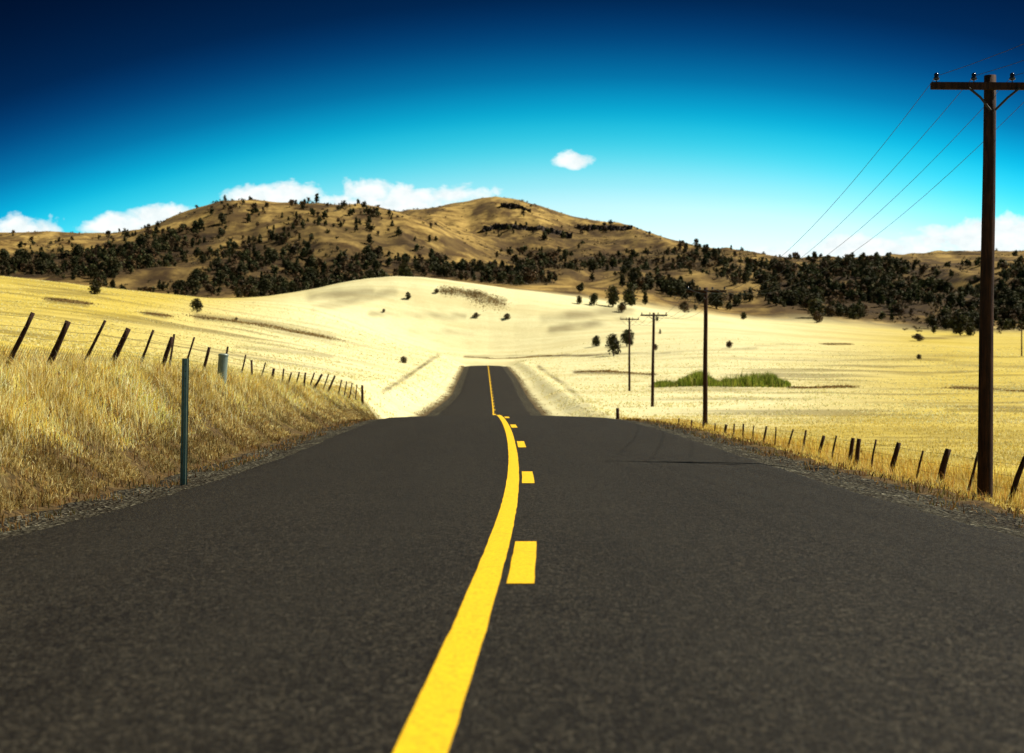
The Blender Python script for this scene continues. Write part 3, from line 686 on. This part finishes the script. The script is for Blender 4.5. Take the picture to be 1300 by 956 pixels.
# low scrub between the trees
def scrub():
    N = 90000; Y = rng.uniform(590, 1740, N); px = rng.uniform(-60, 1360, N); X = (px-CX)*Y/F; z = ground_z(X, Y); py = HY-F*z/Y
    D = np.clip(wood_density(px, py)*.5+.10*(py < 350), 0, 1)*np.clip(.4+1.8*fbm(X/30, Y/40, 3), 0, 1)
    k = rng.random(N) < D*.42; X = X[k]; Y = Y[k]; z = z[k]; n = len(X)
    V, C = [], []
    P = np.stack([X, Y, z], -1)
    for j in range(7):
        s = rng.uniform(.5, 1.25, n)[:, None]
        c = P+rng.normal(0, .7, (n, 3))*np.array([1, 1, .25])+np.array([0, 0, .4])
        u = rng.normal(size=(n, 3)); w = rng.normal(size=(n, 3))
        V.append(np.stack([c-u*s*.5, c+u*s*.5, c+w*s*.6+np.array([0, 0, .4])], 1).reshape(-1, 3))
        C.append(np.repeat(np.array([.06, .043, .018])*rng.uniform(.5, 1.8, n)[:, None], 3, 0))
    V = np.concatenate(V); o = mesh_np('hillside_scrub', V, np.arange(len(V)).reshape(-1, 3), M_leaf, cols=np.concatenate(C)); o['kind'] = 'stuff'
scrub()

# ------------------------------------------------------------------ rim rock outcrops on the central peak
def outcrop(pxs, tops, hpx, Yb, label, seed):
    g = np.random.default_rng(seed); n = 110; t = np.linspace(0, 1, n)
    px = np.interp(t, np.linspace(0, 1, len(pxs)), pxs); Yc = Yb + 14*fbm(t*5+seed, t*0, 3)
    X = (px-CX)*Yc/F; zt = ground_z(X, Yc+10)
    taper = np.clip(np.minimum(t, 1-t)*7, 0, 1)**.6
    hh = hpx*Yb/F*taper*np.clip(.35+2.2*np.abs(fbm(t*9+seed, t*0+5, 4)), .2, 1.3)
    K = 9; V = []
    for kk in range(K):
        f = kk/(K-1)
        jx = g.normal(0, .7, n); jy = np.where((kk % 2) == 0, 0, 2.2)+g.normal(0, 1.2, n)+2.6*fbm(t*22+kk, t*0+2, 3)
        zz = zt+1.5 - hh*(1-f)
        V.append(np.c_[X+jx, Yc-6+f*6+jy, zz+g.normal(0, .5, n)])
    V.append(np.c_[X, Yc+12, zt+.5]); V.append(np.c_[X, Yc+16, zt-8]); 
    V.insert(0, np.c_[X, Yc+4, zt-hh-10])
    V = np.concatenate(V); R_ = K+3; idx = np.arange(R_*n).reshape(R_, n)
    Fa = np.stack([idx[:-1, :-1], idx[:-1, 1:], idx[1:, 1:], idx[1:, :-1]], -1).reshape(-1, 4)
    o = mesh_np('rock_outcrop', V, Fa, M_rock); tag(o, label, 'rock outcrop'); return o
def crest_depth(px, py): return depth_at(px, py, 1160, 1745)
outcrop([614, 640, 680, 725], 0, 23, crest_depth(668, 292), 'long dark band of rimrock below the bare central peak', 3)
outcrop([733, 760, 802], 0, 13, crest_depth(768, 293), 'smaller dark rock band near the skyline right of the central peak', 5)
outcrop([636, 655, 674], 0, 4, crest_depth(655, 264), 'short line of brown rocks close under the top of the central peak', 9)

# ------------------------------------------------------------------ fences
def fence(name, specs, X0, label, frac, woven=None, side=-1):
    """specs: (top px, top py, base px, base py, thickness m, wooden)"""
    root = empty(name, (X0, 1805*abs(X0)/abs(specs[0][0]-CX), 0))
    inv = Matrix.Translation(-Vector(root.location))
    tops = []
    for (xt, yt, xb, yb, w, wood) in specs:
        Y = F*abs(X0)/abs(xb-CX)
        T = at(xt, yt, Y); B = at(xb, yb, Y)
        dirv = (B-T).normalized()
        g = gz(B.x, Y); L = (g-.35-T.z)/dirv.z if abs(dirv.z) > .2 else (B-T).length
        L = max(L, .5)
        B2 = T+dirv*L
        off = Vector(root.location)
        n = 7; pts = [T.lerp(B2, i/(n-1)) for i in range(n)]
        bm = bmesh.new()
        if wood:
            ph = random.uniform(0, 6)
            pts = [p+Vector((.006*math.sin(i*1.3+ph), .006*math.cos(i*1.7+ph), 0)) for i, p in enumerate(pts)]
            tube(bm, pts, [w*.43*(.86+.03*i) for i in range(n)], 9, jit=.10)
            pm = M_post
        else:
            tube(bm, pts, w*.5, 4); pm = M_steel
            nrm = dirv.cross(Vector((0, 1, 0))).normalized()
            tube(bm, [T+nrm*w*.5, B2+nrm*w*.5], w*.22, 4)
        bmesh.ops.translate(bm, vec=-off-(T-off), verts=bm.verts)
        o = bm_obj('post' , bm, pm, root, smooth=wood); o.location = T-off
        if not wood: o['label'] = 'thin rusty steel post'
        tops.append((T, dirv, L, g))
    off = Vector(root.location)
    # wires run post to post, plus one bay beyond the near end
    def wire_pts(fr):
        pts = []
        for (T, dv, L, g) in tops:
            hgt = max(.5, (T.z-g))/abs(dv.z); pts.append(T+dv*hgt*fr+Vector((0, -.05, 0)))
        zz = [p.z for p in pts]; nn = len(pts)
        for i_, p in enumerate(pts): p.z = sum(zz[max(0, i_-2):i_+3])/len(zz[max(0, i_-2):i_+3])*.8+zz[i_]*.2
        p0 = pts[0]+(pts[0]-pts[1])*2.2
        pts = [p0]+pts
        out = []
        for a, b in zip(pts, pts[1:]):
            for s in range(4):
                t = s/4; p = a.lerp(b, t); p.z -= .02*4*t*(1-t)+random.uniform(0, .006); out.append(p)
        out.append(pts[-1]); return out
    for fr in frac:
        wp = wire_pts(fr); bm = bmesh.new(); tube(bm, [p-off for p in wp], [.0024+.00004*p.y for p in wp], 4); bm_obj('wire', bm, M_wire, root)
    if woven:
        up = wire_pts(woven[0]); lo_ = wire_pts(woven[1]); bm = bmesh.new()
        for a, b, c, d in zip(up, up[1:], lo_, lo_[1:]):
            if a.y > 52: break
            m_ = max(1, int((a-b).length/.15))
            for s in range(m_):
                t = s/m_; tube(bm, [a.lerp(b, t)-off, c.lerp(d, t)-off], .0035, 3, caps=False)
        for f_ in (.25, .5, .75):
            tube(bm, [u.lerp(v, f_)-off for u, v in zip(up, lo_) if u.y < 56], .003, 3)
        bm_obj('woven_wire', bm, M_wire, root)
    tag(root, label, 'fence'); return root
LEFT = [(-32, 388, -72, 470, .13, 1), (42, 397, 6, 472, .12, 1), (87, 408, 62, 462, .16, 1), (134, 407, 106, 462, .09, 1), (163, 417, 142, 463, .17, 1), (195, 419, 176, 467, .09, 1),
        (219, 428, 204, 470, .16, 1), (221, 424, 213, 478, .055, 0), (247, 428, 234, 468, .08, 1), (266, 441, 258, 470, .13, 1), (289, 440, 282, 478, .06, 0),
        (312, 450, 305, 482, .075, 1), (319, 457, 320, 484, .07, 0), (337, 460, 330, 486, .075, 1), (348, 468, 343, 487, .15, 1), (360, 468, 358, 488, .06, 0), (370, 473, 366, 488, .10, 1), (380, 472, 375, 490, .06, 0),
        (388, 473, 385, 494, .12, 1), (399, 473, 392, 494, .06, 0), (409, 475, 400, 491, .15, 1), (417, 475, 411, 492, .06, 0), (425, 477, 418, 493, .09, 0), (434, 482, 431, 494, .10, 1), (440, 484, 438, 496, .06, 0), (447, 486, 445, 497, .06, 0), (453, 488, 452, 498, .06, 0), (460, 489, 460, 500, .22, 1)]
fence('wire_fence', LEFT, -10.05, 'old wire fence of dark leaning posts along the grassy bank left of the road', (.06, .22, .38), (.52, .95))
RIGHT = [(1352, 600, 1328, 660, .17, 1), (1302, 580, 1278, 645, .16, 1), (1242, 574, 1228, 628, .09, 1), (1204, 570, 1190, 622, .22, 1), (1172, 572, 1163, 608, .08, 1), (1141, 562, 1130, 604, .20, 1), (1112, 558, 1106, 592, .08, 1),
         (1091, 557, 1086, 592, .20, 1), (1083, 556, 1078, 590, .18, 1), (1062, 553, 1055, 584, .09, 1), (1046, 553, 1039, 578, .16, 1), (1023, 546, 1018, 577, .07, 0), (1007, 545, 999, 572, .10, 1), (985, 542, 984, 567, .08, 1), (973, 541, 969, 563, .12, 1),
         (957, 540, 955, 560, .08, 1), (944, 538, 943, 556, .12, 1), (932, 538, 931, 554, .07, 0), (922, 539, 920, 553, .2, 1), (908, 537, 907, 552, .09, 1), (893, 535, 892, 549, .12, 1), (878, 533, 877, 546, .08, 0), (862, 531, 861, 543, .12, 1)]
fence('wire_fence', RIGHT, 11.5, 'low wire fence of short brown posts in tall grass below the right road edge', (.10, .35, .62))

# short post by the crest
def marker_short():
    Y = 88; P = at(784, 518, Y); g = gz(P.x, Y); bm = bmesh.new()
    tube(bm, [(0, 0, -.3), (.01, 0, (P.z-g)*.5), (.0, 0, P.z-g)], [.12, .11, .10], 8, jit=.08)
    o = bm_obj('wooden_post', bm, M_post, smooth=True); o.location = (P.x, Y, g)
    tag(o, 'short lone wooden post just beyond the road crest, left of the second utility pole', 'post')
marker_short()

# ------------------------------------------------------------------ steel channel post and grey tube marker on the left
def channel_post():
    Y = 24.6; X = (233-CX)*Y/F; g = gz(X, Y); top = (HY-455)*Y/F
    rb = empty('channel_post', (X, Y, g)); H = top-g
    prof = [(-.075, .0), (-.048, .0), (-.030, -.045), (.030, -.045), (.048, .0), (.075, .0), (.075, .006), (.043, .006), (.025, -.038), (-.025, -.038), (-.043, .006), (-.075, .006)]
    bm = bmesh.new(); rings = []
    lean = .035
    for z in (-.25, H*.5, H):
        rings.append([bm.verts.new((x*.80+lean*z/H, y*.85, z)) for x, y in prof])
    for a, b in zip(rings, rings[1:]):
        for k in range(len(prof)): bm.faces.new((a[k], a[(k+1) % len(prof)], b[(k+1) % len(prof)], b[k]))
    bm.faces.new(rings[-1])
    bm_obj('channel', bm, M_green, rb)
    bm = bmesh.new()
    for z in (H*.955, H*.90, H*.845, H*.79):
        r = bmesh.ops.create_cone(bm, cap_ends=True, segments=8, radius1=.009, radius2=.009, depth=.012)['verts']
        bmesh.ops.transform(bm, matrix=Matrix.Translation((lean*z/H, -.041, z)) @ Matrix.Rotation(PI/2, 4, 'X'), verts=r)
    bm_obj('bolt', bm, M_iron, rb)
    tag(rb, 'tall thin green-grey steel channel post without a sign at the left gravel edge', 'post')
    rb.rotation_euler.z = .25
channel_post()
def tube_marker():
    Y = 45.6; X = (281.5-CX)*Y/F; g = gz(X, Y); H = (HY-450)*Y/F-g
    rb = empty('cable_marker', (X, Y, g)); r = .155
    bm = bmesh.new(); tube(bm, [(0, 0, -.2), (0, 0, H*.5), (.01, 0, H-.03)], [r, r, r], 20); bm_obj('tube', bm, M_tube, rb, smooth=False)
    bm = bmesh.new(); tube(bm, [(.01, 0, H-.05), (.01, 0, H-.01), (.01, 0, H+.015), (.01, 0, H+.03)], [r*1.07, r*1.09, r*.95, r*.5], 20); bm_obj('cap', bm, M_tube, rb)
    rb.rotation_euler.y = .05
    tag(rb, 'thick grey-green tube marker with cap standing in the grass by the left fence', 'marker post')
tube_marker()

# ------------------------------------------------------------------ utility poles and power lines
ARM = 1.36; INS = (-1.24, -.42, .42, 1.24)
def utility_pole(base_px, base_py, top_px, top_py, Y, label, yaw=0, arm=True):
    B = at(base_px, base_py, Y); T = at(top_px, top_py, Y); g = gz(B.x, Y)
    rb = empty('utility_pole', (B.x, Y, g)); H = T.z-g; lx = T.x-B.x
    n = 12; bm = bmesh.new()
    tube(bm, [(lx*i/(n-1)+.008*math.sin(i*.9), 0, -.5+(H+.5)*i/(n-1)) for i in range(n)], [.172-.045*i/(n-1) for i in range(n)], 16, jit=.02)
    bm_obj('shaft', bm, M_pole, rb, smooth=True)
    if not arm: tag(rb, label, 'utility pole', 'utility poles along the road'); return rb, []
    az = H-.27; sagl = -.0
    bm = bmesh.new(); box(bm, (lx, -.19, az), (ARM*2, .12, .155), Matrix.Rotation(.006, 3, 'Y'), .01); bm_obj('crossarm', bm, M_pole, rb)
    for s in (-1, 1):
        bm = bmesh.new(); tube(bm, [(lx+s*.55, -.27, az-.06), (lx+s*.30, -.265, az-.26), (lx+s*.05, -.17, az-.52)], .028, 5); bm_obj('brace', bm, M_iron, rb)
    tips = []
    for k in INS:
        bm = bmesh.new(); tube(bm, [(0, 0, 0), (0, 0, .10)], .014, 6); tube(bm, [(0, 0, .05), (0, 0, .075), (0, 0, .105), (0, 0, .13), (0, 0, .165), (0, 0, .20), (0, 0, .215)], [.030, .072, .060, .044, .056, .040, .015], 12)
        o = bm_obj('insulator', bm, M_glass, rb, smooth=True); o.location = (lx+k, -.19, az+.078)
        tips.append(Vector((B.x+lx+k, Y-.19, g+az+.078+.14)))
    tag(rb, label, 'utility pole', 'utility poles along the road'); return rb, tips
P1, t1 = utility_pole(1249, 643, 1257, 96, 31.3, 'nearest tall brown utility pole with crossarm at the right edge')
P2, t2 = utility_pole(895, 545, 896, 365, 96, 'second utility pole, dark and plain, rising just beyond the road crest')
P3, t3 = utility_pole(828, 515, 830, 397, 145, 'third utility pole in the pale valley with a thin crossarm')
P4, t4 = utility_pole(799, 487, 799, 403, 203, 'farthest utility pole of the row beside three round trees')
for p_ in (P1, P2, P3, P4): pass
def far_pole():
    Yd = depth_at(1297, 452); B = at(1297, 452, Yd); g = gz(B.x, Yd); rb = empty('utility_pole', (B.x, Yd, g)); bm = bmesh.new()
    tube(bm, [(0, 0, -.5), (0, 0, 9)], [.20, .15], 8); bm_obj('shaft', bm, M_pole, rb); bm = bmesh.new(); box(bm, (0, -.2, 8.5), (2.2, .12, .14)); bm_obj('crossarm', bm, M_pole, rb)
    tag(rb, 'tiny distant utility pole alone in the yellow field at the right border', 'utility pole')
far_pole()
t0 = [v+Vector((-2.1, -60, .35)) for v in t1]
nm = ['leftmost thin power line strung over the utility pole crossarms', 'second thin power line from the left on the utility pole crossarms', 'third thin power line from the left, just right of the pole tops', 'rightmost thin power line strung over the outer end of the crossarms']
t5 = [v+Vector((1.6, 60, 2.5)) for v in t4]
for k in range(4):
    pts = []
    chain = [t0[k], t1[k], t2[k], t3[k], t4[k]]
    for a, b, sg_ in zip(chain, chain[1:], (2.0, 2.0, 1.2, 1.2)):
        for s in range(24):
            t = s/24; p = a.lerp(b, t); p.z -= 4*sg_*t*(1-t); pts.append(p)
    pts.append(chain[-1])
    bm = bmesh.new(); o0 = t1[k]; tube(bm, [p-o0 for p in pts], [.0055+.00006*max(p.y-25, 0) for p in pts], 5)
    o = bm_obj('power_line', bm, M_cable); o.location = o0; tag(o, nm[k], 'power line', 'power lines on the pole row')

# ------------------------------------------------------------------ sky, sun, camera
SUN_AZ = math.radians(72); SUN_EL = math.radians(47)     # azimuth clockwise from +Y
w = bpy.data.worlds.new('World'); S.world = w; w.use_nodes = True; nt = w.node_tree; q = NB(nt)
bg = nt.nodes['Background']; bg.inputs['Strength'].default_value = .12
sky = q.n('ShaderNodeTexSky', sky_type='NISHITA'); sky.sun_disc = False; sky.sun_elevation = SUN_EL; sky.sun_rotation = SUN_AZ
sky.air_density = 1.0; sky.dust_density = .3; sky.ozone_density = 2.0; sky.altitude = 1200
gen = q.n('ShaderNodeTexCoord').outputs['Generated']
sp = q.n('ShaderNodeSeparateXYZ'); q.l(gen, sp.inputs[0])
# tan(elevation)/tan(azimuth) of the view direction in the world
hor = q.math('SQRT', q.math('ADD', q.math('MULTIPLY', sp.outputs[0], sp.outputs[0]), q.math('MULTIPLY', sp.outputs[1], sp.outputs[1])))
el = q.math('DIVIDE', sp.outputs[2], q.math('MAXIMUM', hor, .001))
az = q.math('ARCTAN2', sp.outputs[0], sp.outputs[1])
az_ = q.math('SUBTRACT', az, .05); azz = q.math('MULTIPLY', q.math('MULTIPLY', az_, az_), .52)
e2 = q.math('ADD', el, q.math('MINIMUM', azz, .09))
# colour of the deep polarised sky by height
grade = q.ramp_s(q.math('MULTIPLY', e2, 3.0), [(0.0, (.90, .95, .92)), (.27, (.78, .93, .92)), (.36, (.54, .90, .92)), (.40, (.38, .86, .92)), (.465, (.08, .76, .89)), (.53, (.006, .58, .80)), (.578, (.003, .40, .68)), (.63, (.0015, .22, .48)), (.71, (.0008, .075, .26)), (.80, (.0006, .024, .10)), (1., (.0004, .007, .032))])
lumn = q.n('ShaderNodeRGBToBW'); q.l(sky.outputs[0], lumn.inputs[0])
SKYG = 1.0
c = q.mix(.9, sky.outputs[0], lumn.outputs[0])
c = q.mix(1.0, c, grade, 'MULTIPLY')
# clouds: banks of cumulus low over the hills, laid out by direction
cv = q.n('ShaderNodeCombineXYZ'); q.l(az, cv.inputs[0]); q.l(q.math('MULTIPLY', el, 1.35), cv.inputs[1])
cn = q.noise(cv.outputs[0], 26, 8, .58, .25); cn2 = q.noise(cv.outputs[0], 70, 5, .6)
CL = [(30, 292, 62, 15), (-60, 288, 80, 22), (145, 286, 75, 18), (215, 276, 60, 14), (330, 250, 52, 17), (375, 247, 42, 18), (470, 246, 40, 22), (520, 250, 55, 17), (580, 246, 55, 14), (480, 262, 150, 18),
      (728, 205, 29, 11), (1000, 322, 60, 10), (1090, 314, 105, 19), (1190, 306, 95, 21), (1290, 300, 80, 25), (1380, 300, 80, 26), (1500, 302, 90, 24), (-180, 290, 80, 18)]
field = None
for (px, py, rx, ry) in CL:
    a_ = math.atan((px-CX)/F); e_ = (HY-py)/F*math.cos(a_)
    u = q.math('MULTIPLY', q.math('SUBTRACT', az, a_), F/rx); v = q.math('MULTIPLY', q.math('SUBTRACT', el, e_), F/ry)
    r2 = q.math('ADD', q.math('MULTIPLY', u, u), q.math('MULTIPLY', v, v))
    g_ = q.math('SUBTRACT', 1.0, q.math('SQRT', r2))
    field = g_ if field is None else q.math('MAXIMUM', field, g_)
dens = q.math('ADD', field, q.math('ADD', q.math('MULTIPLY', q.math('SUBTRACT', cn, .5), 3.0), q.math('MULTIPLY', q.math('SUBTRACT', cn2, .5), .5)))
mask = q.ramp(dens, [(.0, 0), (.22, .62), (.5, 1)])
ccol = q.ramp(cn2, [(.25, (3.4, 3.95, 4.1)), (.6, (4.5, 4.7, 4.65))])
c = q.mix(mask, c, ccol)
q.l(c, bg.inputs['Color'])

sd = bpy.data.lights.new('sun', 'SUN'); sd.energy = 4.6; sd.angle = math.radians(.6); sd.color = (1, .93, .80)
so = bpy.data.objects.new('sun', sd); COL.objects.link(so)
dirv = Vector((math.sin(SUN_AZ)*math.cos(SUN_EL), math.cos(SUN_AZ)*math.cos(SUN_EL), math.sin(SUN_EL)))
so.rotation_euler = (-dirv).to_track_quat('-Z', 'Y').to_euler(); so.location = (60, -20, 60)

cam = bpy.data.cameras.new('camera'); co = bpy.data.objects.new('camera', cam); COL.objects.link(co)
cam.sensor_width = 36; cam.lens = 36*F/1300; co.location = (0, 0, 0); co.rotation_euler = (PI/2, 0, 0); cam.clip_start = .1; cam.clip_end = 9000
cam.dof.use_dof = True; cam.dof.focus_distance = 24; cam.dof.aperture_fstop = 1.9
S.camera = co
S.view_settings.view_transform = 'Standard'; S.view_settings.look = 'None'; S.view_settings.exposure = .9; S.view_settings.gamma = 1
S.view_settings.use_curve_mapping = False
S.render.engine = 'CYCLES'; S.cycles.max_bounces = 6
